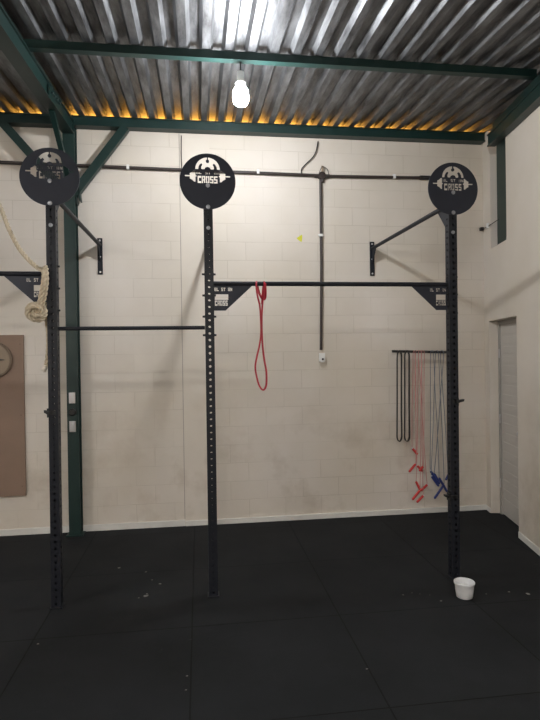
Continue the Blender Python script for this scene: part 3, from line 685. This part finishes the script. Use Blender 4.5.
# ------------------------------------------------------------------ chalk tub on the floor
tp = at_floor(464.5, 597); tb = empty('plastic_tub', (tp.x, tp.y, .001)); tag(tb, 'small milky white plastic tub of chalk on the black floor by the right upright', 'tub')
bm = bmesh.new(); lathe(bm, [(.052, 0), (.058, .004), (.064, .05), (.068, .095), (.074, .100), (.0755, .112), (.0735, .116), (.070, .112), (.066, .098), (.062, .05), (.055, .008)], seg=36); mesh_obj('bowl', bm, M_cup, tb, True)
bm = bmesh.new(); lathe(bm, [(.0535, .0085), (.060, .045), (.0635, .072), (.050, .080), (.03, .088), (.008, .092)], seg=28)
for v in bm.verts: v.co.z += random.uniform(-.004, .004) if v.co.z > .07 else 0
mesh_obj('chalk', bm, M_chalk, tb, True)
# chalk crumbs on the mat
bm = bmesh.new()
spots = [(146, 596, .016), (139, 598, .006), (147, 594, .008), (160, 584, .009), (119, 568, .009), (146, 572, .007), (152, 580, .006), (403, 595, .006), (441, 601, .007), (412, 593, .004), (420, 594, .003), (528, 594, .014), (509, 592, .008), (486, 594, .005), (367, 669, .006), (38, 644, .006), (430, 595, .003), (187, 676, .006), (186, 690, .005)]
for a, b_, r in spots:
    p = at_floor(a, b_)
    n = 9; ph = [random.uniform(.6, 1.25) for _ in range(n)]
    lo = [bm.verts.new((p.x+r*ph[k]*math.cos(2*PI*k/n)*1.3, p.y+r*ph[k]*math.sin(2*PI*k/n), .0006)) for k in range(n)]
    hi = [bm.verts.new((p.x+r*.7*ph[k]*math.cos(2*PI*k/n)*1.3, p.y+r*.7*ph[k]*math.sin(2*PI*k/n), .0006+min(.004, r*.3))) for k in range(n)]
    bm.faces.new(lo[::-1]); bm.faces.new(hi)
    for k in range(n): bm.faces.new((lo[k], lo[(k+1) % n], hi[(k+1) % n], hi[k]))
cr = mesh_obj('chalk_crumbs', bm, mat('chalk_crumb', (.16, .155, .145), .9)); tag(cr, 'scattered pale chalk crumbs and dust on the black mats', 'chalk', kind='stuff')

# ------------------------------------------------------------------ lamps: the hanging bulb and added fill tubes
def lamp(loc, m, label, ztop):
    e = empty('hanging_bulb', loc); tag(e, label, 'lamp')
    bm = bmesh.new(); lathe(bm, [(.022, .075), (.046, .055), (.060, .03), (.063, -.02), (.060, -.05), (.045, -.072), (.02, -.082), (.004, -.084)], seg=28); mesh_obj('bulb', bm, m, e, True)
    bm = bmesh.new(); lathe(bm, [(.012, .19), (.028, .182), (.030, .12), (.040, .10), (.040, .076), (.020, .0755)], seg=20); mesh_obj('socket', bm, M_white, e, True)
    bm = bmesh.new(); sweep(bm, [V((0, 0, .188)), V((0, 0, ztop-loc[2]))], .005, 8); mesh_obj('cord', bm, M_cable, e)
lamp((.362, 4.27, 3.865), M_bulb, 'bright glowing white bulb hanging under the metal roof above the rig', roof_z(4.27)-.070)
def fill_batten(x_, y_, label, rz_=0):  # unseen fill light, added to brighten the room from outside the frame
    z_ = roof_z(y_)-.30
    e = empty('fill_tube_light', (x_, y_, z_), rz_); tag(e, label, 'lamp', 'added fill tubes out of view')
    bm = bmesh.new(); box(bm, (-.62, -.06, .03), (.62, .06, .08), .006); mesh_obj('housing', bm, M_white, e)
    for sy in (-.032, .032):
        bm = bmesh.new(); sweep(bm, [V((-.60, sy, 0)), V((.60, sy, 0))], .016, 12); mesh_obj('tube', bm, M_filltube, e, True)
    for sx in (-.45, .45):
        bm = bmesh.new(); sweep(bm, [V((sx, 0, .08)), V((sx, 0, .298))], .004, 6); mesh_obj('hanger', bm, M_cable, e)
fill_batten(-.3, -.9, 'added twin tube fill light over the floor nearest the rig', PI/2)
fill_batten(-4.2, 1.6, 'added twin tube fill light hanging at the far left')
fill_batten(-3.4, -2.2, 'added twin tube fill light at the rear left', PI/2)
fill_batten(-.6, -2.4, 'added twin tube fill light at the rear right')
# ------------------------------------------------------------------ view
sc_ = bpy.context.scene
sc_.view_settings.view_transform = 'Standard'; sc_.view_settings.look = 'None'; sc_.view_settings.gamma = 1; sc_.view_settings.use_curve_mapping = False
sc_.view_settings.exposure = 0.78
sc_.cycles.max_bounces = 8; sc_.cycles.diffuse_bounces = 5
